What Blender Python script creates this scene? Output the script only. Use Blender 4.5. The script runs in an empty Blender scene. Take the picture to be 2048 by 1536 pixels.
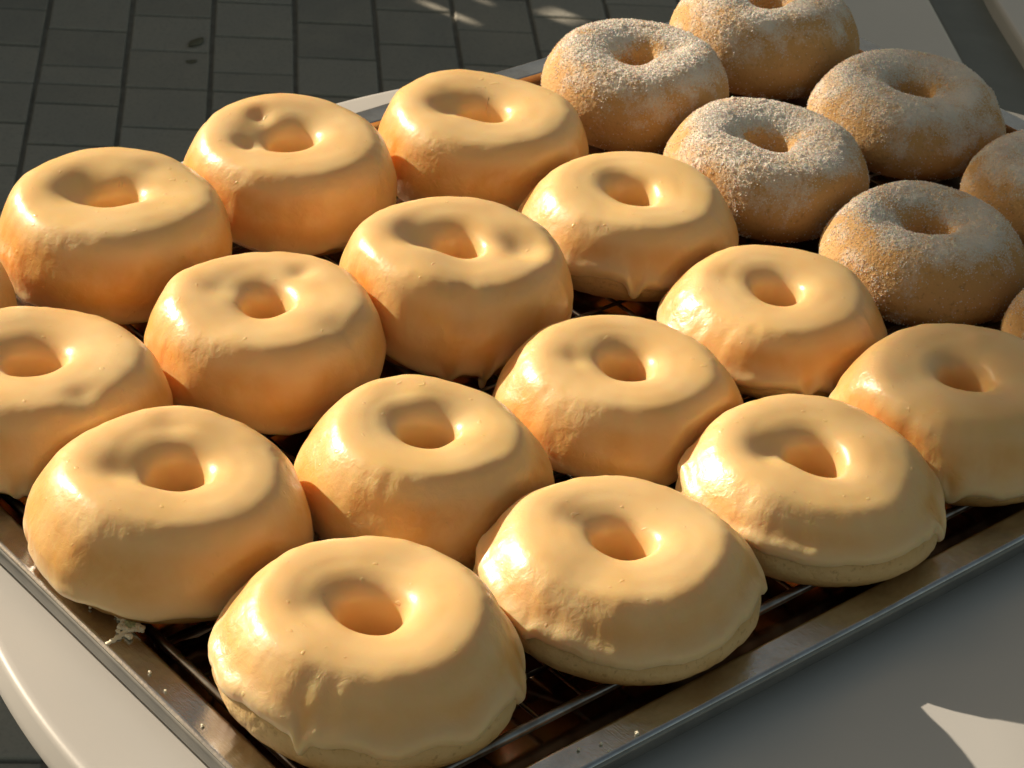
import bpy, math, random
import numpy as np
from mathutils import Matrix, Vector

sc = bpy.context.scene
col = sc.collection
# ------------------------------------------------------------------ camera
# origin: near corner of the tray rim, X along the front rail, Y along the left rail, z = 0 at the rim
cam_d = bpy.data.cameras.new("camera")
cam = bpy.data.objects.new("camera", cam_d)
col.objects.link(cam)
MR = Matrix(((0.75668675, 0.29819277, -0.58181289),
             (-0.64774958, 0.46251769, -0.60539067),
             (0.08857563, 0.83496015, 0.54313525)))
cam.matrix_world = Matrix.Translation((-0.33670, -0.39429, 0.52092)) @ MR.to_4x4()
cam_d.sensor_width = 36.0
cam_d.lens = 36.0 * 4795.7 / 2048.0
cam_d.clip_start = 0.02
cam_d.clip_end = 200.0
cam_d.dof.use_dof = True
cam_d.dof.focus_distance = 0.80
cam_d.dof.aperture_fstop = 75.0
sc.camera = cam
# ------------------------------------------------------------------ light
KX, KY = 0.22, 2.38
SUN = Vector((-KX*KY, KY, 1.0)).normalized()          # towards the sun
EL = math.asin(SUN.z)
world = bpy.data.worlds.new("World")
sc.world = world
world.use_nodes = True
wn = world.node_tree.nodes; wl = world.node_tree.links
bg = wn["Background"]
sky = wn.new("ShaderNodeTexSky")
sky.sky_type = 'NISHITA'
sky.sun_disc = False
sky.sun_elevation = EL
sky.sun_rotation = math.atan2(SUN.x, SUN.y)
sky.air_density = 0.9
sky.dust_density = 3.5
sky.ozone_density = 0.4
tint = wn.new("ShaderNodeMix"); tint.data_type = 'RGBA'; tint.blend_type = 'MULTIPLY'; tint.inputs[0].default_value = 1.0
wl.new(sky.outputs[0], tint.inputs[6]); tint.inputs[7].default_value = (1.0, .81, .54, 1)      # camera white balance set for warm light
wl.new(tint.outputs[2], bg.inputs[0])
bg.inputs[1].default_value = 0.092
sun_d = bpy.data.lights.new("sun", 'SUN')
sun = bpy.data.objects.new("sun", sun_d)
col.objects.link(sun)
sun_d.energy = 5.0
sun_d.angle = math.radians(0.5)
sun_d.color = (1.0, 0.84, 0.65)
sun.rotation_euler = SUN.to_track_quat('Z', 'Y').to_euler()
sc.view_settings.view_transform = 'Standard'
sc.view_settings.look = 'None'
sc.view_settings.exposure = 0.30
sc.view_settings.gamma = 1.0
sc.cycles.max_bounces = 10
sc.cycles.diffuse_bounces = 5
sc.cycles.sample_clamp_indirect = 8.0

rng = random.Random(7)

# ------------------------------------------------------------------ helpers
def tag(o, label=None, cat=None, group=None, kind=None):
    if label: o['label'] = label
    if cat: o['category'] = cat
    if group: o['group'] = group
    if kind: o['kind'] = kind
    return o

def empty(name, loc, label, cat, group=None):
    o = bpy.data.objects.new(name, None)
    o.empty_display_size = 0.02
    col.objects.link(o)
    o.location = loc
    return tag(o, label, cat, group)

def link(name, verts, faces, m, parent=None, smooth=True):
    me = bpy.data.meshes.new(name)
    me.from_pydata([tuple(v) for v in verts] if not isinstance(verts, np.ndarray) else verts.tolist(), [], faces)
    me.materials.append(m)
    if smooth:
        me.polygons.foreach_set('use_smooth', [True] * len(me.polygons))
    me.update()
    o = bpy.data.objects.new(name, me)
    col.objects.link(o)
    if parent is not None: o.parent = parent
    return o

def vcol(o, name, vals):
    a = o.data.attributes.new(name, 'FLOAT', 'POINT')
    a.data.foreach_set('value', np.asarray(vals, dtype=np.float32).ravel())

def grid_faces(nu, nv, wrap_v=True, wrap_u=False, flip=False):
    f = []
    for i in range(nu if wrap_u else nu - 1):
        i2 = (i + 1) % nu
        for j in range(nv if wrap_v else nv - 1):
            j2 = (j + 1) % nv
            q = (i * nv + j, i * nv + j2, i2 * nv + j2, i2 * nv + j)
            f.append(q[::-1] if flip else q)
    return f

def box_vf(x0, x1, y0, y1, z0, z1, b=0.0):
    """a box with chamfered top/bottom edges"""
    v = []; f = []
    if b <= 0:
        v = [(x0,y0,z0),(x1,y0,z0),(x1,y1,z0),(x0,y1,z0),(x0,y0,z1),(x1,y0,z1),(x1,y1,z1),(x0,y1,z1)]
        f = [(0,3,2,1),(4,5,6,7),(0,1,5,4),(1,2,6,5),(2,3,7,6),(3,0,4,7)]
        return v, f
    for (z, i) in ((z0, b), (z0 + b, 0), (z1 - b, 0), (z1 - b * .3, b * .3), (z1, b)):
        v += [(x0+i,y0+i,z),(x1-i,y0+i,z),(x1-i,y1-i,z),(x0+i,y1-i,z)]
    for k in range(4):
        for j in range(4):
            a = k*4+j; c = k*4+(j+1) % 4
            f.append((a, c, c+4, a+4))
    f.append((3,2,1,0)); f.append((16,17,18,19))
    return v, f

def tube_vf(pts, r, n=8):
    """round bar through pts"""
    P = [Vector(p) for p in pts]; v = []; f = []
    for i, p in enumerate(P):
        d = (P[min(i+1, len(P)-1)] - P[max(i-1, 0)]).normalized()
        a = d.cross(Vector((0,0,1)))
        if a.length < .05: a = d.cross(Vector((0,1,0)))
        a.normalize(); b = d.cross(a)
        rr = r[i] if isinstance(r, (list, tuple)) else r
        for k in range(n):
            t = 2*math.pi*k/n
            v.append(p + a*math.cos(t)*rr + b*math.sin(t)*rr)
    for i in range(len(P)-1):
        for k in range(n):
            k2 = (k+1) % n
            f.append((i*n+k, i*n+k2, (i+1)*n+k2, (i+1)*n+k))
    f.append(tuple(range(n))); f.append(tuple(range((len(P)-1)*n+n-1, (len(P)-1)*n-1, -1)))
    return v, f

def h3(i, j, k, s):
    n = (i * 374761393 + j * 668265263 + k * 2147483647 + s * 974634777) & 0xffffffff
    n = ((n ^ (n >> 13)) * 1274126177) & 0xffffffff
    n = n ^ (n >> 16)
    return (n & 0xffff) / 32767.5 - 1.0

def vnoise(P, scale, seed=0):
    """smooth value noise, P (...,3) in metres, scale = feature size"""
    Q = P / scale
    I = np.floor(Q).astype(np.int64); F = Q - I
    U = F * F * F * (F * (F * 6 - 15) + 10)
    out = 0
    for a in (0, 1):
        for b in (0, 1):
            for c in (0, 1):
                w = (U[..., 0] if a else 1 - U[..., 0]) * (U[..., 1] if b else 1 - U[..., 1]) * (U[..., 2] if c else 1 - U[..., 2])
                out = out + w * h3(I[..., 0] + a, I[..., 1] + b, I[..., 2] + c, seed)
    return out

def sst(a, b, x):
    t = np.clip((x - a) / (b - a), 0, 1)
    return t * t * (3 - 2 * t)

# ------------------------------------------------------------------ node helpers
def mat(name):
    m = bpy.data.materials.new(name); m.use_nodes = True
    return m, m.node_tree.nodes, m.node_tree.links, m.node_tree.nodes['Principled BSDF']

def noise(N, L, coord, scale, detail=3, rough=.55, dist=0):
    n = N.new('ShaderNodeTexNoise'); n.inputs['Scale'].default_value = scale
    n.inputs['Detail'].default_value = detail; n.inputs['Roughness'].default_value = rough
    n.inputs['Distortion'].default_value = dist
    L.new(coord, n.inputs['Vector']); return n

def ramp(N, L, fac, stops):
    r = N.new('ShaderNodeValToRGB')
    while len(r.color_ramp.elements) < len(stops): r.color_ramp.elements.new(.5)
    for e, (p, c) in zip(r.color_ramp.elements, stops):
        e.position = p; e.color = (*c, 1) if len(c) == 3 else c
    L.new(fac, r.inputs[0]); return r

def mix(N, L, fac, a, b, mode='MIX'):
    m = N.new('ShaderNodeMix'); m.data_type = 'RGBA'; m.blend_type = mode
    for sock, val in ((m.inputs[0], fac), (m.inputs[6], a), (m.inputs[7], b)):
        if isinstance(val, (float, int)): sock.default_value = val
        elif isinstance(val, tuple): sock.default_value = (*val, 1)
        else: L.new(val, sock)
    return m.outputs[2]

def math_n(N, L, op, a, b=None, clamp=False):
    m = N.new('ShaderNodeMath'); m.operation = op; m.use_clamp = clamp
    for i, v in enumerate((a, b)):
        if v is None: continue
        if isinstance(v, (float, int)): m.inputs[i].default_value = v
        else: L.new(v, m.inputs[i])
    return m.outputs[0]

def bump(N, L, h, strength, dist, prev=None):
    b = N.new('ShaderNodeBump'); b.inputs['Strength'].default_value = strength
    b.inputs['Distance'].default_value = dist
    if isinstance(strength, float): pass
    L.new(h, b.inputs['Height'])
    if prev is not None: L.new(prev, b.inputs['Normal'])
    return b

def attr(N, name):
    a = N.new('ShaderNodeAttribute'); a.attribute_name = name; return a.outputs['Fac']

def obj_coord(N, L):
    tc = N.new('ShaderNodeTexCoord'); oi = N.new('ShaderNodeObjectInfo')
    v = N.new('ShaderNodeVectorMath'); v.operation = 'MULTIPLY_ADD'
    c = N.new('ShaderNodeCombineXYZ')
    for i in range(3): L.new(oi.outputs['Random'], c.inputs[i])
    L.new(c.outputs[0], v.inputs[0]); v.inputs[1].default_value = (3, 5, 7)
    L.new(tc.outputs['Object'], v.inputs[2])
    return v.outputs[0], oi.outputs['Random']

# ------------------------------------------------------------------ materials
# glaze
m_icing, N, L, P = mat("icing")
co, rnd = obj_coord(N, L)
n1 = noise(N, L, co, 45, 3)
c1 = mix(N, L, rnd, (0.95, 0.595, 0.245), (0.96, 0.63, 0.255))
c2 = mix(N, L, ramp(N, L, n1.outputs[0], [(.35, (0,0,0)), (.7, (1,1,1))]).outputs[0], c1, (0.96, 0.665, 0.32))
edge = attr(N, 'edge')
thin = attr(N, 'thin')  # flank mask: thinner glaze there, plus flank shade put into the colour
n_t = noise(N, L, co, 75, 4, .6, .5)
c2 = mix(N, L, math_n(N, L, 'MULTIPLY', thin, ramp(N, L, n_t.outputs[0], [(.25, (.35,)*3), (.7, (1,1,1))]).outputs[0]), c2, (0.82, 0.415, 0.085))  # deeper amber flanks, partly painted-in shade
c3 = mix(N, L, math_n(N, L, 'MULTIPLY', edge, .85), c2, (0.90, 0.67, 0.38))
L.new(c3, P.inputs['Base Color'])
P.inputs['Roughness'].default_value = .27
n_r = noise(N, L, co, 130, 2)
L.new(ramp(N, L, n_r.outputs[0], [(.3, (.28,)*3), (.75, (.44,)*3)]).outputs[0], P.inputs['Roughness'])
P.inputs['Specular IOR Level'].default_value = .5
P.inputs['Subsurface Weight'].default_value = .55
P.inputs['Subsurface Radius'].default_value = (1.0, .42, .12)
P.inputs['Subsurface Scale'].default_value = .0075
P.inputs['Coat Weight'].default_value = .18
P.inputs['Coat Roughness'].default_value = .30
side = attr(N, 'side')
nb = noise(N, L, co, 260, 3, .6, .6)
b1 = bump(N, L, math_n(N, L, 'MULTIPLY', nb.outputs[0], side), .38, .0012)
nb2 = noise(N, L, co, 95, 2, .5)
b2 = bump(N, L, math_n(N, L, 'MULTIPLY', nb2.outputs[0], side), .36, .0028, b1.outputs[0])
nb3 = noise(N, L, co, 800, 2, .5)
b3 = bump(N, L, nb3.outputs[0], .12, .0003, b2.outputs[0])
pim = noise(N, L, co, 330, 0, .5)
b4 = bump(N, L, ramp(N, L, pim.outputs[0], [(.80, (0,0,0)), (.85, (1,1,1))]).outputs[0], .4, .0004, b3.outputs[0])
L.new(b4.outputs[0], P.inputs['Normal'])

# dough of the glazed ones (pale fry line, golden base)
def dough_mat(name, sugar):
    m, N, L, P = mat(name)
    co, rnd = obj_coord(N, L)
    zz = attr(N, 'zrel')
    nz = noise(N, L, co, 60, 4)
    zj = math_n(N, L, 'ADD', zz, math_n(N, L, 'MULTIPLY', math_n(N, L, 'SUBTRACT', nz.outputs[0], .5), .35))
    if not sugar:
        r = ramp(N, L, zj, [(0, (.30, .12, .03)), (.10, (.50, .25, .07)), (.24, (.66, .42, .16)), (.42, (.74, .53, .25)), (.7, (.62, .36, .12))])
    else:
        r = ramp(N, L, zj, [(0, (.26, .11, .03)), (.14, (.46, .23, .07)), (.30, (.64, .40, .16)), (.45, (.70, .44, .18)), (.8, (.67, .40, .15))])
    c = r.outputs[0]
    pores = noise(N, L, co, 420, 3, .6)
    c = mix(N, L, ramp(N, L, pores.outputs[0], [(.30, (.5,)*3), (.42, (0,)*3)]).outputs[0], c, (.36, .20, .07))
    if sugar:
        sg = attr(N, 'sugar')
        g1 = noise(N, L, co, 620, 3, .7)
        g2 = noise(N, L, co, 90, 4, .6)
        g = math_n(N, L, 'ADD', math_n(N, L, 'MULTIPLY', math_n(N, L, 'SUBTRACT', g1.outputs[0], .5), 1.6),
                   math_n(N, L, 'MULTIPLY', math_n(N, L, 'SUBTRACT', g2.outputs[0], .5), 1.5))
        f = math_n(N, L, 'ADD', sg, g, clamp=True)
        f = math_n(N, L, 'MULTIPLY', f, .96)
        c = mix(N, L, f, c, (.88, .83, .73))
        P.inputs['Roughness'].default_value = .8
        b = bump(N, L, g1.outputs[0], .9, .0011)
        gg = noise(N, L, co, 1500, 2, .6)
        b = bump(N, L, gg.outputs[0], .6, .0005, b.outputs[0])
        L.new(b.outputs[0], P.inputs['Normal'])
        P.inputs['Subsurface Weight'].default_value = .3
    else:
        P.inputs['Roughness'].default_value = .62
        b = bump(N, L, pores.outputs[0], .6, .0009)
        b = bump(N, L, nz.outputs[0], .5, .003, b.outputs[0])
        L.new(b.outputs[0], P.inputs['Normal'])
        P.inputs['Subsurface Weight'].default_value = .35
    L.new(c, P.inputs['Base Color'])
    P.inputs['Subsurface Radius'].default_value = (1.0, .5, .2)
    P.inputs['Subsurface Scale'].default_value = .004
    return m
m_dough = dough_mat("dough", False)
m_sdough = dough_mat("sugared_dough", True)

m_grain, N, L, P = mat("sugar_grain")
P.inputs['Base Color'].default_value = (.84, .80, .74, 1)
P.inputs['Roughness'].default_value = .55
P.inputs['Subsurface Weight'].default_value = .3
P.inputs['Subsurface Scale'].default_value = .001

# stainless steel
m_steel, N, L, P = mat("stainless_steel")
tc = N.new('ShaderNodeTexCoord'); mp = N.new('ShaderNodeMapping')
L.new(tc.outputs['Object'], mp.inputs[0]); mp.inputs['Scale'].default_value = (1, 1, 1)
ns = noise(N, L, mp.outputs[0], 55, 6, .65)
nf = noise(N, L, mp.outputs[0], 420, 4, .7, 1.0)
ms = N.new('ShaderNodeMapping'); L.new(tc.outputs['Object'], ms.inputs[0])
ms.inputs['Rotation'].default_value = (0, 0, .9); ms.inputs['Scale'].default_value = (14, 1.2, 1)
nscr = noise(N, L, ms.outputs[0], 160, 3, .7)
grime = ramp(N, L, ns.outputs[0], [(.42, (0,0,0)), (.62, (1,1,1))])
cc = mix(N, L, math_n(N, L, 'MULTIPLY', grime.outputs[0], .5), (.56, .57, .58), (.34, .32, .295))
cc = mix(N, L, ramp(N, L, nf.outputs[0], [(.60, (0,0,0)), (.72, (.55,)*3)]).outputs[0], cc, (.52, .48, .42))
L.new(cc, P.inputs['Base Color'])
P.inputs['Metallic'].default_value = 1.0
rr = math_n(N, L, 'ADD', math_n(N, L, 'MULTIPLY', grime.outputs[0], .10), math_n(N, L, 'MULTIPLY', nf.outputs[0], .14))
L.new(math_n(N, L, 'ADD', rr, .04), P.inputs['Roughness'])
b = bump(N, L, nscr.outputs[0], .18, .0005)
b = bump(N, L, ns.outputs[0], .25, .0012, b.outputs[0])
L.new(b.outputs[0], P.inputs['Normal'])

m_lip, N, L, P = mat("reflection_darkened_steel")  # matte steel, darkened in colour for the dark surroundings the lip reflects
tc = N.new('ShaderNodeTexCoord'); n = noise(N, L, tc.outputs['Object'], 70, 5)
L.new(ramp(N, L, n.outputs[0], [(.3, (.20, .21, .21)), (.7, (.27, .275, .265))]).outputs[0], P.inputs['Base Color'])
P.inputs['Metallic'].default_value = .75; P.inputs['Roughness'].default_value = .42

m_pan, N, L, P = mat("brown_reflection_steel")  # brown reflections of the doughnuts put into the steel's colour
tc = N.new('ShaderNodeTexCoord'); n = noise(N, L, tc.outputs['Object'], 35, 5)
L.new(ramp(N, L, n.outputs[0], [(.3, (.60, .45, .32)), (.7, (.40, .26, .16))]).outputs[0], P.inputs['Base Color'])
P.inputs['Metallic'].default_value = 1.0
L.new(ramp(N, L, n.outputs[0], [(.3, (.12,)*3), (.7, (.26,)*3)]).outputs[0], P.inputs['Roughness'])

m_wire, N, L, P = mat("rack_wire")
P.inputs['Base Color'].default_value = (.50, .50, .46, 1); P.inputs['Metallic'].default_value = 1
tc = N.new('ShaderNodeTexCoord'); n = noise(N, L, tc.outputs['Object'], 90, 4)
L.new(ramp(N, L, n.outputs[0], [(.35, (.50, .50, .47)), (.65, (.22, .17, .12))]).outputs[0], P.inputs['Base Color'])
P.inputs['Roughness'].default_value = .3

# painted table
m_table, N, L, P = mat("table_white")
tc = N.new('ShaderNodeTexCoord'); n = noise(N, L, tc.outputs['Object'], 3.5, 4)
L.new(ramp(N, L, n.outputs[0], [(.3, (.575, .57, .545)), (.7, (.62, .615, .59))]).outputs[0], P.inputs['Base Color'])
n2 = noise(N, L, tc.outputs['Object'], 900, 2)
L.new(bump(N, L, n2.outputs[0], .08, .0003).outputs[0], P.inputs['Normal'])
n3 = noise(N, L, tc.outputs['Object'], 14, 4)
L.new(ramp(N, L, n3.outputs[0], [(.3, (.32,)*3), (.7, (.45,)*3)]).outputs[0], P.inputs['Roughness'])

# paving
m_paver, N, L, P = mat("paver_concrete")
tc = N.new('ShaderNodeTexCoord'); tone = attr(N, 'tone')
n = noise(N, L, tc.outputs['Object'], 5, 6, .65, .6); nn = noise(N, L, tc.outputs['Object'], 260, 4, .7)
base = ramp(N, L, tone, [(0, (.31, .303, .262)), (1, (.42, .41, .355))])
c = mix(N, L, ramp(N, L, n.outputs[0], [(.40, (0,0,0)), (.72, (.8,)*3)]).outputs[0], base.outputs[0], (.46, .43, .35))
c = mix(N, L, ramp(N, L, nn.outputs[0], [(.25, (.6,)*3), (.5, (0,0,0))]).outputs[0], c, (.22, .215, .19))
L.new(c, P.inputs['Base Color']); P.inputs['Roughness'].default_value = .75
b = bump(N, L, nn.outputs[0], .5, .002); b = bump(N, L, n.outputs[0], .4, .01, b.outputs[0])
L.new(b.outputs[0], P.inputs['Normal'])
m_grout, N, L, P = mat("joint_sand")
tc = N.new('ShaderNodeTexCoord'); n = noise(N, L, tc.outputs['Object'], 60, 5)
L.new(ramp(N, L, n.outputs[0], [(.3, (.24, .23, .195)), (.7, (.32, .31, .265))]).outputs[0], P.inputs['Base Color'])
P.inputs['Roughness'].default_value = .95

def plain(name, c, r, metal=0.0, var=.12, sc_=20):
    m, N, L, P = mat(name)
    tc = N.new('ShaderNodeTexCoord'); n = noise(N, L, tc.outputs['Object'], sc_, 5)
    lo = tuple(x * (1 - var) for x in c); hi = tuple(min(1, x * (1 + var)) for x in c)
    L.new(ramp(N, L, n.outputs[0], [(.3, lo), (.7, hi)]).outputs[0], P.inputs['Base Color'])
    P.inputs['Roughness'].default_value = r; P.inputs['Metallic'].default_value = metal
    L.new(bump(N, L, n.outputs[0], .15, .002).outputs[0], P.inputs['Normal'])
    return m
m_chair = plain("white_lacquer", (.66, .65, .60), .18, 0, .04, 6)
m_chairdark = plain("grey_green_strap", (.15, .175, .165), .45, 0, .08, 30)
m_wood = plain("fence_wood", (.22, .15, .09), .7)
m_canvas = plain("canvas", (.45, .42, .36), .8)
m_leaf = plain("dry_leaf", (.20, .195, .13), .6)
m_crumb = plain("dried_glaze", (.88, .82, .62), .6, 0, .15, 300)
m_green = plain("greenish_glaze", (.50, .56, .30), .6, 0, .3, 600)
m_drip = plain("glaze_drip", (.80, .68, .50), .3, 0, .06, 200)

# ------------------------------------------------------------------ ground
ZG = -0.74
v, f = [], []
gs = 30
for (x, y) in ((-25,-25),(30,-25),(30,30),(-25,30)): v.append((x, y, ZG - .0055))
o = link("ground", v, [(0,1,2,3)], m_grout, smooth=False); tag(o, kind='structure')
# pavers: columns run along 54 deg, stones 0.1 m, every other column shifted by half a stone
ax = math.radians(54.2)
ca = Vector((math.cos(ax), math.sin(ax), 0)); cp = Vector((math.sin(ax), -math.cos(ax), 0))
v, f, tone = [], [], []
O = Vector((0.9605, 1.797, ZG))       # the crossing of a long joint and a through joint
PW = .0998
for i in range(-26, 22):
    for j in range(-26, 14):
        c0 = O + cp * (i * PW) + ca * (j * PW)
        if (c0 - Vector((.9, .9, ZG))).length > 2.3: continue
        par = i % 2
        segs = []
        if par == 0:   # shifted column: half stones on both sides of every fourth joint
            jj = j % 8
            segs = [(0, .5), (.5, 1.0)] if jj in (0, 7) else [(0, 1.0)]
            if jj == 0: segs = [(0.0, .5)]
            if jj in (1, 2, 3, 4, 5, 6, 7): segs = [(-.5, .5)]
            if jj == 7: segs = [(-.5, .5), (.5, 1.0)]
        else:
            segs = [(0, 1.0)]
        for (a0, a1) in segs:
            b0 = .0027 + rng.uniform(-.0004, .0004); b1 = .0024
            vv, ff = box_vf(0 + b0, PW - b0, a0 * PW + b1, a1 * PW - b1, -.02, rng.uniform(-.0008, .0008), .0022)
            base_i = len(v); sl = (rng.uniform(-.006, .006), rng.uniform(-.006, .006)); t = rng.random()
            for (x, y, z) in vv:
                p = c0 + cp * x + ca * y + Vector((0, 0, z + sl[0] * (x - PW/2) + sl[1] * (y - PW/2)))
                v.append(tuple(p)); tone.append(t)
            f += [tuple(base_i + k for k in q[::-1]) for q in ff]
o = link("pavement", v, f, m_paver, smooth=False); tag(o, kind='structure'); vcol(o, 'tone', tone)

# ------------------------------------------------------------------ round table
TZ = -0.0143; TC = (0.3186, 0.0962); TR = 0.3485
table = empty("round_table", (TC[0], TC[1], ZG), "round white café table with a thick rounded edge under the tray", "table")
nseg = 256
prof = [(0.0, 0), (.12, 0), (.25, 0), (TR - .004, 0), (TR - .0022, -.0001), (TR - .0008, -.0006), (TR - .0001, -.0015), (TR + .0002, -.003),
        (TR + .0012, -.009), (TR + .0016, -.0125), (TR + .0010, -.0142), (TR - .001, -.015), (TR - .02, -.0155), (.05, -.016)]
V = []
for (r, z) in prof:
    for k in range(nseg):
        t = 2*math.pi*k/nseg
        V.append((max(r, 1e-5)*math.cos(t), max(r, 1e-5)*math.sin(t), TZ - ZG + z))
link("tabletop", V, grid_faces(len(prof), nseg, flip=True), m_table, table)
V, F = tube_vf([(0,0,.03), (0,0,.69)], .03, 24); link("pedestal", V, F, m_chairdark, table)
V = []; bp = [(.001,.03),(.04,.03),(.20,.012),(.22,.006),(.22,0),(.001,0)]
for (r, z) in bp:
    for k in range(64): V.append((r*math.cos(2*math.pi*k/64), r*math.sin(2*math.pi*k/64), z))
link("base", V, grid_faces(len(bp), 64, flip=True), m_chairdark, table)

# ------------------------------------------------------------------ tray
TX, TY = 0.600, 0.409
tray = empty("baking_tray", (0, 0, TZ), "large scuffed stainless steel baking tray with a flat rolled rim on the round table", "tray")
def rrect(off, rad, z, n=8):
    """rounded rectangle, inset by off"""
    r = max(rad - off, .002); out = []
    x0, x1, y0, y1 = off, TX - off, off, TY - off
    for (cx, cy, a0) in ((x1-r, y0+r, -90), (x1-r, y1-r, 0), (x0+r, y1-r, 90), (x0+r, y0+r, 180)):
        for k in range(n+1):
            a = math.radians(a0 + 90*k/n)
            out.append((cx + r*math.cos(a), cy + r*math.sin(a), z))
    # subdivide the straight sides
    res = []
    for i in range(len(out)):
        p = Vector(out[i]); q = Vector(out[(i+1) % len(out)]); res.append(tuple(p))
        if (q-p).length > .05:
            m_ = 24
            for s in range(1, m_): res.append(tuple(p.lerp(q, s/m_)))
    return res
def ring_mesh(name, pr, m, cap=False, wob=0.0):
    V = []
    for (off, z) in pr:
        R_ = rrect(off, .022, z - TZ)
        V += R_
        n = len(R_)
    if wob:
        A = np.array(V); A[:, 2] += vnoise(A, .05, 3) * wob; A[:, 0] += vnoise(A, .07, 4) * wob; A[:, 1] += vnoise(A, .06, 5) * wob
        V = A.tolist()
    F = grid_faces(len(pr), n, flip=False)
    if cap: F.append(tuple((len(pr)-1)*n + k for k in range(n)))
    return link(name, V, F, m, tray)
# body: wall from the rim inward down to the floor
body = [(.0128, -.0004), (.0138, -.0016), (.0145, -.004), (.0168, -.0100), (.0178, -.0115), (.0198, -.0126), (.025, -.0129), (.045, -.0130), (.09, -.0129)]
ring_mesh("pan", body, m_pan, cap=True, wob=.0002)
lip = [(.0022, -.0080), (.0010, -.0082), (.0004, -.0078), (.0001, -.0070), (0.0, -.0030), (.0001, -.0024), (.0007, -.0020), (.0009, -.0017), (.0004, -.0013), (.0003, -.0009)]
rim = [(.0003, -.0009), (.0007, -.0003), (.0014, 0.0), (.0022, -.00005), (.0070, -.0005), (.0115, -.0003), (.0127, -.0004), (.0132, -.0009)]
ring_mesh("rim", rim, m_steel, wob=.0002)
ring_mesh("lip", lip, m_lip, wob=.0002)

# ------------------------------------------------------------------ wire rack
RZ = -0.0062
rack = empty("wire_rack", (0, 0, RZ), "wire cooling rack lying in the tray beneath the doughnuts", "cooling rack")
x0, x1, y0, y1 = .0218, .578, .0315, .383
pts = []
for (cx, cy, a0) in ((x1-.012, y0+.012, -90), (x1-.012, y1-.012, 0), (x0+.012, y1-.012, 90), (x0+.012, y0+.012, 180)):
    for k in range(7):
        a = math.radians(a0 + 15*k); pts.append((cx + .012*math.cos(a), cy + .012*math.sin(a), 0))
pts.append(pts[0])
V, F = tube_vf(pts, .0019, 12); link("frame", V, F, m_wire, rack)
n = 27
for k in range(1, n):
    x = x0 + (x1-x0)*k/n
    V, F = tube_vf([(x, y0, -.0022), (x, y1, -.0022)], .00085, 8); link("wire", V, F, m_wire, rack)
n = 17
for k in range(1, n):
    y = y0 + (y1-y0)*k/n
    V, F = tube_vf([(x0, y, -.0006), (x1, y, -.0006)], .00085, 8); link("wire", V, F, m_wire, rack)
for y in (.14, .262):
    V, F = tube_vf([(x0, y, -.0042), (x1, y, -.0042)], .0014, 8); link("support_bar", V, F, m_wire, rack)
for (x, y) in ((x0+.03, y0), (x1-.03, y0), (x0+.03, y1), (x1-.03, y1)):
    V, F = tube_vf([(x-.012, y, -.001), (x-.01, y, -.0052), (x+.01, y, -.0052), (x+.012, y, -.001)], .0015, 8); link("foot", V, F, m_wire, rack)

# ------------------------------------------------------------------ doughnuts
ZB = -0.0035
# key: x, y, R, h, taper, hole dx, hole dy, icing cover level, seed, dimples[(angle, r, depth, width)]
DN = {
 'g1': (0.0602,0.0728,0.0512,0.0388,0.92, 0.0000,0.0000, .47, 1, [(150, .40, .045, .18), (20, .55, .03, .2)]),
 'A':  (0.1607,0.0601,0.0518,0.0325,0.89, 0.0005,0.0005, .50, 2, [(110, .34, .06, .16), (200, .6, .03, .2)]),
 'C':  (0.2569,0.0580,0.0511,0.0322,0.91, 0.0004,0.0004, .50, 3, [(150, .38, .08, .15), (130, .32, .05, .15), (0, .6, .04, .2)]),
 'G':  (0.3415,0.0580,0.0495,0.0380,0.93, 0.0000,0.0000, .30, 4, [(160, .5, .04, .2), (30, .5, -.03, .1)]),
 'E':  (0.0486,0.1708,0.0486,0.0393,0.95, 0.0015, 0.0000,.24, 5, [(150, .38, .10, .19), (60, .5, .04, .15)]),
 'H':  (0.1416,0.1441,0.0481,0.0370,0.88, 0.0000, 0.0010,.12, 6, [(80, .5, .03, .15), (300, .62, .03, .2)]),
 'D':  (0.2381,0.1418,0.0479,0.0328,0.92, 0.0004, 0.0000,.16, 7, [(145, .42, .05, .13)]),
 'F':  (0.3334,0.1505,0.0472,0.0311,0.93, 0.0000, 0.0010,.30, 8, [(125, .45, .03, .17)]),
 'I':  (0.0482,0.2600,0.0485,0.0370,0.97,-0.0005, 0.0005,.14, 9, [(170, .5, .05, .2), (270, .68, .06, .14)]),
 'J':  (0.1428,0.2453,0.0464,0.0395,1.02,-0.0005, 0.0001,.12, 10, [(130, .42, .05, .18), (20, .5, .05, .12), (285, .74, .05, .18)]),
 'K':  (0.2294,0.2344,0.0467,0.0445,1.03, 0.0004, 0.0010,.20, 11, [(140, .34, .14, .22), (320, .56, .13, .24), (235, .90, .10, .10)]),
 'L':  (0.3327,0.2386,0.0474,0.0361,0.93, 0.0000, 0.0015,.36, 12, [(200, .5, .02, .2)]),
 'M':  (0.1364,0.3431,0.0475,0.0419,1.03,-0.0005, 0.0010,.12, 13, [(150, .34, .11, .18), (105, .32, .07, .17), (20, .52, .02, .14)]),
 'N':  (0.2287,0.3470,0.0458,0.0412,1.03, 0.0000, 0.0004,.18, 14, [(160, .44, .085, .14), (95, .46, .06, .12), (125, .34, .05, .2)]),
 'O':  (0.3234,0.3287,0.0473,0.0387,1.03,-0.0005, 0.0000,.12, 15, [(150, .38, .11, .17), (110, .32, .06, .18)]),
 'P':  (0.0355,0.3500,0.0475,0.0390,1.00, 0,0,           .15, 16, [(140, .5, .04, .15)]),
}
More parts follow.
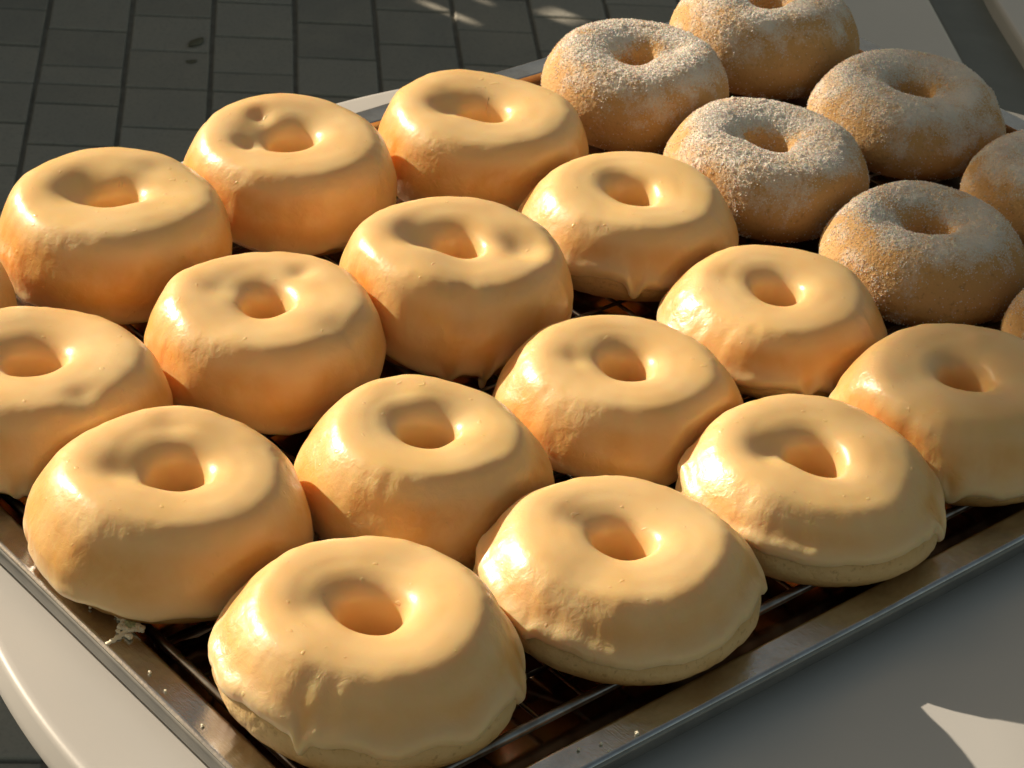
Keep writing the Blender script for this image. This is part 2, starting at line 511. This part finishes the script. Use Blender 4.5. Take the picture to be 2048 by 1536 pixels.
SG = {
 'Q':  (0.4271,0.3376,0.0449,0.0405,1.03, 0.0000,0.0005, 21, [(330, .38, .08, .12)], .42),
 'R':  (0.5279,0.3476,0.0486,0.0430,0.98, 0.0000,0.0005, 22, [(200, .5, .03, .15)], .30),
 'S':  (0.4242,0.2443,0.0477,0.0372,1.03,-0.0005,0.0008, 23, [(150, .36, .08, .10), (330, .62, -.05, .2)], .30),
 'T':  (0.5283,0.2491,0.0483,0.0359,0.98, 0.0000,0.0000, 24, [(130, .5, .03, .2)], .42),
 'U':  (0.4299,0.1522,0.0471,0.0357,0.95, 0.0000,0.0001, 25, [(150, .45, .05, .16)], .04),
 'V':  (0.5270,0.1520,0.0470,0.0370,1.00, 0,0,           26, [(140, .5, .05, .18)], .25),
 'W':  (0.4445,0.0585,0.0470,0.0360,1.00, 0,0,           27, [(140, .5, .05, .18)], .15),
}
ALL = {k: (q[0], q[1], q[2]) for k, q in list(DN.items()) + list(SG.items())}

# profile (radius, height), running from inside the hole over the top and down the outside to the underside
PR_G = np.array([(.30,.02),(.245,.14),(.212,.34),(.205,.56),(.213,.74),(.235,.86),(.285,.935),(.38,.98),(.50,.995),(.61,1.0),(.73,.985),(.80,.95),(.857,.885),
                 (.900,.80),(.940,.70),(.974,.60),(.995,.51),(1.0,.42),(.985,.31),(.94,.19),(.875,.09),(.79,.025),(.68,0.0)])
PR_S = np.array([(.30,.02),(.22,.12),(.175,.32),(.165,.52),(.178,.68),(.215,.81),(.28,.90),(.37,.96),(.50,.995),(.61,.998),(.70,.975),(.77,.925),
                 (.830,.86),(.882,.78),(.93,.68),(.97,.58),(.992,.50),(1.0,.42),(.985,.31),(.94,.19),(.875,.09),(.79,.025),(.68,0.0)])

def resample(pr, n):
    # catmull-rom through the points, then uniform arc length
    P_ = np.vstack([2*pr[0]-pr[1], pr, 2*pr[-1]-pr[-2]]); out = []
    for i in range(1, len(P_)-2):
        for t in np.linspace(0, 1, 12, endpoint=False):
            a, b, c, d = P_[i-1], P_[i], P_[i+1], P_[i+2]
            out.append(.5*((2*b)+(-a+c)*t+(2*a-5*b+4*c-d)*t*t+(-a+3*b-3*c+d)*t**3))
    out.append(P_[-2]); out = np.array(out)
    s = np.r_[0, np.cumsum(np.hypot(*np.diff(out*[1, .85], axis=0).T))]
    return s/s[-1], out
SGL, OGL = resample(PR_G, 0); SSG, OSG = resample(PR_S, 0)
def prof_at(S, O_, t): return np.stack([np.interp(t, S, O_[:, 0]), np.interp(t, S, O_[:, 1])], -1)

def shape(key, t, th, sugar):
    """t, th arrays of the same shape -> positions (local to the doughnut's centre, z above its base)"""
    q = (SG if sugar else DN)[key]
    x, y, R, h, tp, hx, hy = q[:7]; seed = q[7] if sugar else q[8]; dim = q[8] if sugar else q[9]
    S, O_ = (SSG, OSG) if sugar else (SGL, OGL)
    pz = prof_at(S, O_, t); r = pz[..., 0]; z = pz[..., 1]
    rs = np.random.RandomState(seed)
    ph = rs.uniform(0, 6.28, 8)
    # taper towards the top
    w = np.clip((z-.3)/.6, 0, 1) * sst(.3, .6, r)
    r = r*(1-w*(1-tp))
    # uneven outline
    out = sst(.25, .8, r)
    r = r*(1+out*(.012*np.cos(2*th+ph[0])+.010*np.cos(3*th+ph[1])+.005*np.cos(5*th+ph[2])))
    r = r*(1+(1-out)*(.06*np.cos(2*th+ph[3])+.03*np.cos(3*th+ph[4])+.01*np.cos(5*th+ph[7])))
    # top surface: lumps and dimples
    top = sst(.45, .95, z)
    dz = top*(.022*np.cos(th+ph[5])+.016*np.cos(2*th+ph[6])+.01*np.cos(3*th+ph[7]))
    for (a, rr, dep, wd) in dim:
        a = math.radians(a); d2 = (r*np.cos(th)-rr*math.cos(a))**2+(r*np.sin(th)-rr*math.sin(a))**2
        dz = dz - top*dep*np.exp(-d2/(wd*wd))
    z = z+dz
    X = r*np.cos(th)*R; Y = r*np.sin(th)*R; Z = z*h
    sh = 1-sst(.25, .9, r)
    X = X+hx*sh; Y = Y+hy*sh
    Pn = np.stack([X+seed*.37, Y, Z], -1)
    n1_ = vnoise(Pn, .024, seed); n2_ = vnoise(Pn, .009, seed+50)
    er = np.cos(th); es = np.sin(th); upw = sst(.5, .95, pz[..., 1])
    amp = (n1_*.0010+n2_*.00022*(1-.5*upw))*out
    X = X+er*amp*(1-upw*.7); Y = Y+es*amp*(1-upw*.7); Z = Z+amp*upw*.9*sst(.05, .3, pz[..., 1])
    # pressed against its neighbours
    for k2, (x2, y2, R2) in ALL.items():
        if k2 == key: continue
        dx, dy = x2-x, y2-y; D_ = math.hypot(dx, dy)
        if D_ > R+R2+.004: continue
        ux, uy = dx/D_, dy/D_; lim = D_*R/(R+R2)-.0007; soft = .0050
        s_ = X*ux+Y*uy; over = s_-(lim-soft)
        ns = np.where(over > 0, lim-soft*np.exp(-np.maximum(over, 0)/soft), s_)
        X = X+(ns-s_)*ux; Y = Y+(ns-s_)*uy
    return np.stack([X, Y, Z], -1)

def normals(P_):
    """per-vertex normals of a (nu, nv) grid, wrapped in v"""
    du = np.gradient(P_, axis=0); dv = np.roll(P_, -1, 1)-np.roll(P_, 1, 1)
    n = np.cross(du, dv); n /= np.linalg.norm(n, axis=-1, keepdims=True)+1e-12
    return n

LAB = {
 'g1': "nearest glazed doughnut, in the tray's near corner, pale dough below its glaze",
 'A':  "glazed doughnut second along the front rail, wide pale dough strip under its glaze",
 'C':  "glazed doughnut third along the front rail with a small dent left of its hole",
 'G':  "glazed doughnut fourth along the front rail, in shade at the photo's right edge",
 'E':  "glazed doughnut beside the crumbs of dried glaze on the left rail",
 'H':  "glazed doughnut directly behind the nearest one, with a thin bright line along its left shoulder",
 'D':  "glazed doughnut in the second row, behind the second and third front ones",
 'F':  "glazed doughnut with a pointed drip at its foot, left of a shaded sugared one",
 'I':  "glazed doughnut cut off by the left edge of the photo, next to the left rail",
 'J':  "glazed doughnut in the third row with one long drip of glaze hanging from its base",
 'K':  "tall lopsided glazed doughnut with a deep slanting hollow, near the middle of the tray",
 'L':  "flat-topped glazed doughnut touching the sugared ones, wavy glaze edge above bare dough",
 'M':  "glazed doughnut in the back row nearest the left edge with hole and dent merged",
 'N':  "glazed doughnut in the back row with two dark dimples behind its hole",
 'O':  "glazed doughnut in the back row next to the sugared doughnuts",
 'P':  "glazed doughnut of which only a sliver shows at the left edge of the photo",
 'Q':  "sunlit sugared doughnut in the back row beside the glazed ones, sloping hole",
 'R':  "sugared doughnut cut off by the top edge of the photo",
 'S':  "sugared doughnut half in sun with a sugar clump on the rim of its small hole",
 'T':  "sugared doughnut fully in shade with thick white sugar on top, by the far rail",
 'U':  "sugared doughnut in shade with only its left flank lit, front row of the sugared ones",
 'V':  "sugared doughnut cut off by the right edge of the photo, behind the shaded pair",
 'W':  "sugared doughnut showing only a small sliver at the right edge above the shaded glazed one",
}
NV = 288
TH = np.linspace(0, 2*math.pi, NV, endpoint=False)

def dough_mesh(key, root, sugar, nu=150):
    t = np.linspace(0, 1, nu)[:, None]+0*TH[None]; th = TH[None]+0*t
    P_ = shape(key, t, th, sugar); n = normals(P_)
    h = (SG if sugar else DN)[key][3]
    zr = np.clip(P_[..., 2]/h, 0, 1.2)
    su = None
    if sugar:
        lvl = SG[key][9]; seed = SG[key][7]
        Pn = P_+seed
        blot = vnoise(Pn, .012, seed+5)+.6*vnoise(Pn, .005, seed+6)
        up = np.clip(n[..., 2], 0, 1)
        su = -.30+lvl*.45+up**1.6*(.85+lvl*.5)+.42*blot
        inside = 1-sst(.2, .42, prof_at(SSG, OSG, t)[..., 0])
        su = su-inside*.35*(1-up)
        d = (vnoise(Pn, .0016, seed+1)*.6+vnoise(Pn, .0009, seed+2)*.5)*.00032*np.clip(su+.45, .2, 1.1)
        clump = np.clip(vnoise(Pn, .0042, seed+3)-.62, 0, 1)*.0028*np.clip(su, 0, 1)
        P_ = P_+n*(d+clump)[..., None]
    else:
        P_ = P_-n*.0002
        # torn, crinkled crust on the pale band
        P_ = P_+n*(vnoise(P_+DN[key][8], .003, 9)*.00022*(1-sst(.3, .5, zr)))[..., None]
    V = P_.reshape(-1, 3)
    F = grid_faces(nu, NV)
    # underside closes from the foot back to the hole
    F += [((nu-1)*NV+j, (nu-1)*NV+(j+1) % NV, (j+1) % NV, j) for j in range(NV)]
    o = link("dough", V, F, m_sdough if sugar else m_dough, root)
    vcol(o, 'zrel', zr)
    if sugar: vcol(o, 'sugar', su)
    return P_, n, su

def icing_mesh(key, root):
    q = DN[key]; seed = q[8]; lvl = q[7]; h = q[3]
    rs = np.random.RandomState(seed+900)
    # edge level round the doughnut (height fraction) -> t on the profile
    c = np.stack([np.cos(TH)*.05, np.sin(TH)*.05, 0*TH+seed], -1)
    e = lvl+.075*vnoise(c, .030, seed+1)+.045*vnoise(c, .012, seed+2)+.012*vnoise(c, .004, seed+3)
    for _ in range(rs.randint(2, 5)):
        a = rs.uniform(0, 6.28); wd = rs.uniform(.04, .09); dp = rs.uniform(.06, .16)
        dd = (TH-a+math.pi) % (2*math.pi)-math.pi
        e = e-dp*np.exp(-(dd/wd)**2)
    for (a, wd, dp) in DRIP.get(key, []):
        dd = (TH-math.radians(a)+math.pi) % (2*math.pi)-math.pi
        e = e-dp*np.exp(-(dd/wd)**2)
    e = np.clip(e, .015, .6)
    half = SGL > .55
    zz = OGL[half, 1][::-1]; tt = SGL[half][::-1]
    te = np.interp(e, zz, tt)
    nu = 130
    u = np.linspace(0, 1, nu)[:, None]
    u = 1-(1-u)**1.25
    t = .05+(te[None]-.05)*u; th = TH[None]+0*t
    P_ = shape(key, t, th, False); n = normals(P_)
    dist = (te[None]-t)                      # profile length left to the edge
    thick = .0011*np.sqrt(np.clip(dist/.022, 0, 1))+.0011*np.exp(-((dist-.035)/.028)**2)
    Pn = P_+seed
    wr = vnoise(Pn, .013, seed+7)*.00035+vnoise(Pn, .0055, seed+8)*.00016
    rad = prof_at(SGL, OGL, t); sidew = sst(.70, .86, rad[..., 0])*1.0
    # folds of glaze run down the flanks
    fold = vnoise(np.stack([np.cos(th)*.05, np.sin(th)*.05, rad[..., 1]*.010+seed], -1), .0048, seed+9)
    P2 = P_+n*(thick+wr*(.35+.65*sidew)+fold*.00020*sidew*sst(0, .05, dist)-.0003*(dist < 1e-6))[..., None]
    V = P2.reshape(-1, 3)
    o = link("icing", V, grid_faces(nu, NV), m_icing, root)
    ed = np.exp(-(dist/.075)**2)*.95+.25*(1-sst(.15, .5, rad[..., 1]))*(rad[..., 0] > .6)
    vcol(o, 'edge', np.clip(ed, 0, 1))
    vcol(o, 'thin', np.clip(sst(.86, .95, rad[..., 0])*(.8+.5*vnoise(Pn, .016, seed+12)), 0, 1)*(1-np.clip(ed, 0, 1)))  # flank mask for the amber shade tone, fading at the glaze edge
    vcol(o, 'side', np.clip(sidew*(.55+.45*vnoise(Pn, .02, seed+11))+.06, 0.03, 1))
    return P2

# extra drips: angle (deg), angular width, depth (height fraction)
DRIP = {
 'J': [(285, .05, .2)], 'K': [(248, .05, .15), (305, .05, .15)], 'N': [(305, .06, .2)],
 'F': [(262, .10, .22)], 'L': [(230, .07, .2), (315, .10, .2)], 'A': [(318, .10, .16)], 'C': [(300, .10, .14)],
 'g1': [(318, .07, .2)], 'D': [(330, .06, .1)],
}
def drip(root, ang, R_, length, rad, z0):
    a = math.radians(ang); n = 10; V = []; rows = 9
    for i in range(rows):
        s = i/(rows-1); z = z0-length*s
        rr = rad*(.9 if s < .6 else .9*math.sqrt(max(0, 1-((s-.6)/.4)**2))) * (1+.15*math.sin(s*5))
        rr = max(rr, 1e-5); ro = R_-.002*(s**2)*.3
        for k in range(n):
            t = 2*math.pi*k/n
            V.append((math.cos(a)*ro+rr*math.cos(t), math.sin(a)*ro+rr*math.sin(t), z))
    o = link("icing_drip", V, grid_faces(rows, n, flip=True), m_icing, root)
    vcol(o, 'edge', [.9]*len(V)); vcol(o, 'thin', [0.0]*len(V)); vcol(o, 'side', [.05]*len(V))

for key, q in DN.items():
    root = empty("glazed_doughnut", (q[0], q[1], ZB), LAB[key], "doughnut", "caramel glazed doughnuts on the rack")
    dough_mesh(key, root, False)
    icing_mesh(key, root)
    R_, h = q[2], q[3]
    if key == 'J': drip(root, 285, R_*.93, .0085, .0020, .0065)
    if key == 'K': drip(root, 248, R_*.90, .0070, .0017, .0055); drip(root, 305, R_*.93, .0070, .0019, .0055)
    if key == 'N': drip(root, 305, R_*.93, .0070, .0020, .0055)
    if key == 'D': drip(root, 330, R_*.93, .0060, .0016, .0050)

# sugar grains: small crystals strewn over the dough
def grains(key, P_, n, su, root, count):
    rs = np.random.RandomState(SG[key][7]+77)
    nu, nv = su.shape
    i = rs.randint(8, nu-12, count*4); j = rs.randint(0, nv, count*4)
    pr = np.clip(su[i, j]*1.0+.10, .04, 1)
    keep = rs.uniform(0, 1, len(i)) < pr
    i, j = i[keep][:count], j[keep][:count]
    i2 = i+1; j2 = (j+1) % nv
    a = rs.uniform(0, 1, (len(i), 1)); b = rs.uniform(0, 1, (len(i), 1))
    base = P_[i, j]*(1-a)*(1-b)+P_[i2, j]*a*(1-b)+P_[i, j2]*(1-a)*b+P_[i2, j2]*a*b
    c = base+n[i, j]*rs.uniform(-.00002, .00016, (len(i), 1))
    s = rs.uniform(.00012, .00030, (len(i), 1, 1))
    tet = np.array([(1,1,1),(1,-1,-1),(-1,1,-1),(-1,-1,1),(1.3,0,0),(0,-1.2,.3)])[:4]
    q_ = rs.normal(size=(len(i), 4)); q_ /= np.linalg.norm(q_, axis=1, keepdims=True)
    w, x, y, z = q_.T
    M = np.stack([np.stack([1-2*(y*y+z*z), 2*(x*y-z*w), 2*(x*z+y*w)], -1),
                  np.stack([2*(x*y+z*w), 1-2*(x*x+z*z), 2*(y*z-x*w)], -1),
                  np.stack([2*(x*z-y*w), 2*(y*z+x*w), 1-2*(x*x+y*y)], -1)], 1)
    V = (c[:, None, :]+np.einsum('nij,kj->nki', M, tet)*s).reshape(-1, 3)
    F = []
    for k in range(len(i)):
        b_ = 4*k
        F += [(b_, b_+1, b_+2), (b_, b_+3, b_+1), (b_, b_+2, b_+3), (b_+1, b_+3, b_+2)]
    link("sugar_coating", V, F, m_grain, root, smooth=False)

for key, q in SG.items():
    root = empty("sugared_doughnut", (q[0], q[1], ZB), LAB[key], "doughnut", "sugared doughnuts at the far end of the rack")
    NVs = NV
    NV = 420; TH = np.linspace(0, 2*math.pi, NV, endpoint=False)
    P_, n, su = dough_mesh(key, root, True, 230)
    grains(key, P_, n, su, root, 14000)
    NV = NVs; TH = np.linspace(0, 2*math.pi, NV, endpoint=False)

# ------------------------------------------------------------------ crumbs and spilt glaze
def blob(name, loc, s, m, label, cat, group=None, seed=0, rough=.35, parent=None):
    nu, nv = 22, 30
    ph = np.linspace(0, math.pi, nu)[:, None]; t = np.linspace(0, 2*math.pi, nv, endpoint=False)[None]
    D_ = np.stack([np.sin(ph)*np.cos(t), np.sin(ph)*np.sin(t), np.cos(ph)+0*t], -1)
    r = 1+rough*vnoise(D_+seed*3.1, .6, seed)+rough*.5*vnoise(D_+seed, .28, seed+1)
    V = (D_*r[..., None]*np.array(s)).reshape(-1, 3)
    o = link(name, V, grid_faces(nu, nv, flip=True), m, parent)
    o.location = loc
    if parent is None: tag(o, label, cat, group)
    return o
cr = empty("dried_glaze", (.006, .158, 0.0), "lumpy smear of dried pale glaze on the tray's left rail", "crumb")
def at(px, py, z):
    d = MR @ Vector((px-1024, -(py-768), -4795.7)); c = cam.matrix_world.translation
    return c + d*((z-c.z)/d.z)
SM = [(208,1211,.0014),(214,1216,.0010),(226,1220,.0008),(234,1227,.0009),(242,1234,.0010),(250,1240,.0012),(258,1246,.0012),(266,1252,.0013),(274,1256,.0013),
      (281,1257,.0011),(246,1248,.0010),(240,1254,.0009),(250,1257,.0009),(262,1260,.0009),(259,1272,.0009),(236,1262,.0006)]
for k, (px, py, r) in enumerate(SM):
    p = at(px, py, r*.3)
    r *= 1.35
    blob("lump", (p.x-.006, p.y-.158, p.z), (r, r*1.1, r*.55), m_green if k in (6, 7) else m_crumb, None, None, seed=40+k, rough=.38, parent=cr)
# thin film of glaze dragged towards the rim's edge
V = []; n_ = 18
pa, pb = at(254, 1258, 0), at(214, 1290, 0); dr = (pb-pa).normalized(); pe = Vector((-dr.y, dr.x, 0))
for i_ in range(n_):
    u_ = i_/(n_-1); q_ = pa.lerp(pb, u_)+pe*(.0004*math.sin(u_*5)); w_ = .0011*(1.25-.55*u_)*(1+.35*math.sin(i_*1.7))*(.15 if i_ in (0, n_-1) else 1)
    for k_, z_ in ((-1, -.0003), (-.8, .00010), (0, .00022), (.8, .00010), (1, -.0003)):
        V.append((q_.x-.006+k_*w_*pe.x, q_.y-.158+k_*w_*pe.y, z_))
link("smear", V, grid_faces(n_, 5, wrap_v=False, flip=True), m_crumb, cr)

# thin dried streak on the rim
# seeds placed later
import_pts = [(1274,1466,.00075),(1202,1487,.0005),(1157,1498,.00055),(1217,1502,.0004)]
CL = ["largest pale glaze crumb on the front rail", "small glaze crumb on the front rail, middle of the cluster",
      "glaze crumb on the front rail nearest the tray corner", "tiny glaze crumb at the outer edge of the front rail"]
for k, (px, py, r) in enumerate(import_pts):
    p = at(px, py, r*.4)
    blob("glaze_crumb", tuple(p), (r, r, r*.8), m_crumb, CL[k], "crumb", "glaze crumbs on the front rail", seed=60+k)
for k, (px, py, r, z) in enumerate(((118,1148,.0005,.0), (150,1190,.0006,.0), (300,1345,.0005,.0), (331,1382,.0004,.0), (180,1216,.0004,.0), (405,1452,.0005,.0))):
    p = at(px, py, z)
    blob("glaze_crumb", (p.x, p.y, z+r*.4), (r, r*1.3, r*.8), m_crumb, "tiny pale glaze crumb on the left rail", "crumb", "tiny glaze crumbs scattered on the left rail", seed=80+k)
p = at(712, 1277, .010)
blob("icing_lump", (p.x, p.y, .010), (.0026, .0020, .0022), m_drip, "pale lump of icing inside the hole of the nearest doughnut", "icing lump", seed=70, rough=.15)
p = at(622, 1082, RZ)
blob("icing_lump", (p.x, p.y, RZ+.003), (.0034, .0030, .0030), m_drip, "white lump of icing on the rack between the three nearest doughnuts", "icing lump", seed=71, rough=.15)
p = at(28, 594, RZ)
blob("icing_lump", (p.x, p.y, RZ+.003), (.0016, .0016, .0025), m_drip, "tiny white drop of icing on the rack at the photo's left edge", "icing lump", seed=72, rough=.15)
p = at(842, 745, RZ)
blob("icing_lump", (p.x, p.y, RZ+.0022), (.0022, .0016, .0014), m_drip, "small drop of icing on the rack under the tall lopsided doughnut", "icing lump", seed=73, rough=.15)
def ribbon(pts, r, name, m, label):
    V, F = tube_vf(pts, r, 8); o = link(name, V, F, m); tag(o, label, "icing strand"); return o
pp = [at(345, 1283, -.008), at(368, 1276, -.008), at(395, 1270, -.009), at(415, 1260, -.008), at(432, 1248, -.007)]
ribbon([tuple(q_) for q_ in pp], [.0004, .0007, .0008, .0007, .0006], "icing_strand", m_drip, "thin strand of icing sagging across the rack at the left rail")

# ------------------------------------------------------------------ leaves on the paving
def leaf(px, py, ln, rot, label):
    p = at(px, py, ZG+.004); V = []; F = []
    n = 9
    for i in range(n):
        s = i/(n-1); w = ln*.22*math.sin(math.pi*s)**.8+.0004
        for k, q_ in enumerate((-1, 0, 1)):
            V.append((ln*(s-.5), q_*w, .0012*abs(q_)+.0015*(s-.5)**2*4-.003))
    F = grid_faces(n, 3, wrap_v=False)
    o = link("fallen_leaf", V, F, m_leaf); o.location = p; o.rotation_euler = (0, 0, rot)
    sm = o.modifiers.new("thick", 'SOLIDIFY'); sm.thickness = .0006
    tag(o, label, "leaf")
leaf(392, 82, .030, math.radians(20), "dark dry leaf on the paving stones above the glazed doughnuts")
leaf(383, 120, .014, math.radians(-20), "small dark scrap of leaf on the paving below the larger leaf")

# ------------------------------------------------------------------ white chair beyond the tray
chz = -0.30
chair = empty("patio_chair", (1.30, .70, ZG), "glossy white patio chair with a dark grey strap, behind the far rail", "chair")
def slab(name, pix, z, th, m):
    top = [at(px, py, z) for (px, py) in pix]
    V = [(p.x-1.30, p.y-.70, z-ZG) for p in top]+[(p.x-1.30, p.y-.70, z-ZG-th) for p in top]
    n = len(top); F = [tuple(range(n)), tuple(range(2*n-1, n-1, -1))]+[(k, n+k, n+(k+1) % n, (k+1) % n) for k in range(n)]
    o = link(name, V, F, m, chair, smooth=False)
    bv = o.modifiers.new("bevel", 'BEVEL'); bv.width = .004; bv.segments = 3
    return o
slab("seat", [(1500,-260),(1722,-260),(1862,0),(1936,137),(2034,300),(1650,300),(1420,40)], chz, .018, m_chair)
slab("strap", [(1715,-260),(1850,-260),(1992,0),(2120,206),(2180,300),(2026,300),(1928,137),(1855,0)], chz-.012, .01, m_chairdark)
slab("side_panel", [(1850,-260),(2300,-260),(2700,300),(2186,300),(2060,110),(1992,2)], chz+.004, .02, m_chair)
for (px, py) in ((1560,-200), (1690,250), (2200,-200), (2500,250)):
    p = at(px, py, chz-.02)
    V, F = tube_vf([(p.x-1.30, p.y-.70, 0), (p.x-1.30, p.y-.70, chz-ZG-.015)], .012, 12); link("leg", V, F, m_chair, chair)

# ------------------------------------------------------------------ added shade casters, out of view: a board fence and a canvas screen up-sun
YF = 3.0
fence = empty("added_shade_fence", (0, YF, ZG), "unseen brown board fence added up-sun of the table to shade the paving", "fence")
def board(x0, x1, z0, z1):
    V, F = box_vf(x0, x1, -.012, .012, z0-ZG, z1-ZG, .002); link("board", V, F, m_wood, fence, smooth=False)
FT = .93
edges = [-3.0]
while edges[-1] < 4.2: edges.append(edges[-1]+.3)
SL = []  # slots cut so that sun streaks fall on the paving
for (ga, gb, wd) in (((1.486, 1.763), (1.525, 1.662), .017), ((1.612, 1.660), (1.640, 1.600), .036), ((1.560, 1.735), (1.575, 1.700), .015)):
    xa = ga[0]-KX*(YF-ga[1]); za = ZG+(YF-ga[1])/KY; xb = gb[0]-KX*(YF-gb[1]); zb_ = ZG+(YF-gb[1])/KY
    SL.append(((xa+xb)/2-wd/2, (xa+xb)/2+wd/2, za, zb_))
prev = -3.0
for (sx0, sx1, sz0, sz1) in sorted(SL):
    while prev < sx0-.3: board(prev, prev+.3-.0002, ZG, FT); prev += .3
    board(prev, sx0, ZG, FT); board(sx0, sx1, ZG, sz0); board(sx0, sx1, sz1, FT); prev = sx1
while prev < 4.2: board(prev, prev+.2998, ZG, FT); prev += .3
YS = 5.2
def up_sun(p): return (p[0]-KX*(YS-p[1]), p[2]+(YS-p[1])/KY)
(ax_, az_), (bx_, bz_) = up_sun((.345, .118, .034)), up_sun((.283, .040, .030))
def zl(x): return az_+(bz_-az_)*(x-ax_)/(bx_-ax_)  # lower edge laid so the added screen's shadow ends across the tray
screen = empty("added_shade_screen", (0, YS, ZG), "canvas shade screen with a slanting lower edge above the fence", "added shade screen")
V = []
for y in (-.006, .006):
    V += [(-2.9, y, zl(-2.9)-ZG), (1.0, y, zl(1.0)-ZG), (1.0, y, 4.2-ZG), (-2.9, y, 4.2-ZG)]
link("canvas", V, [(0,1,2,3),(7,6,5,4),(0,4,5,1),(1,5,6,2),(2,6,7,3),(3,7,4,0)], m_canvas, screen, smooth=False)
for x in (-2.92, 1.02):
    V, F = tube_vf([(x, 0, 0), (x, 0, 4.25-ZG)], .025, 12); link("post", V, F, m_wood, screen)
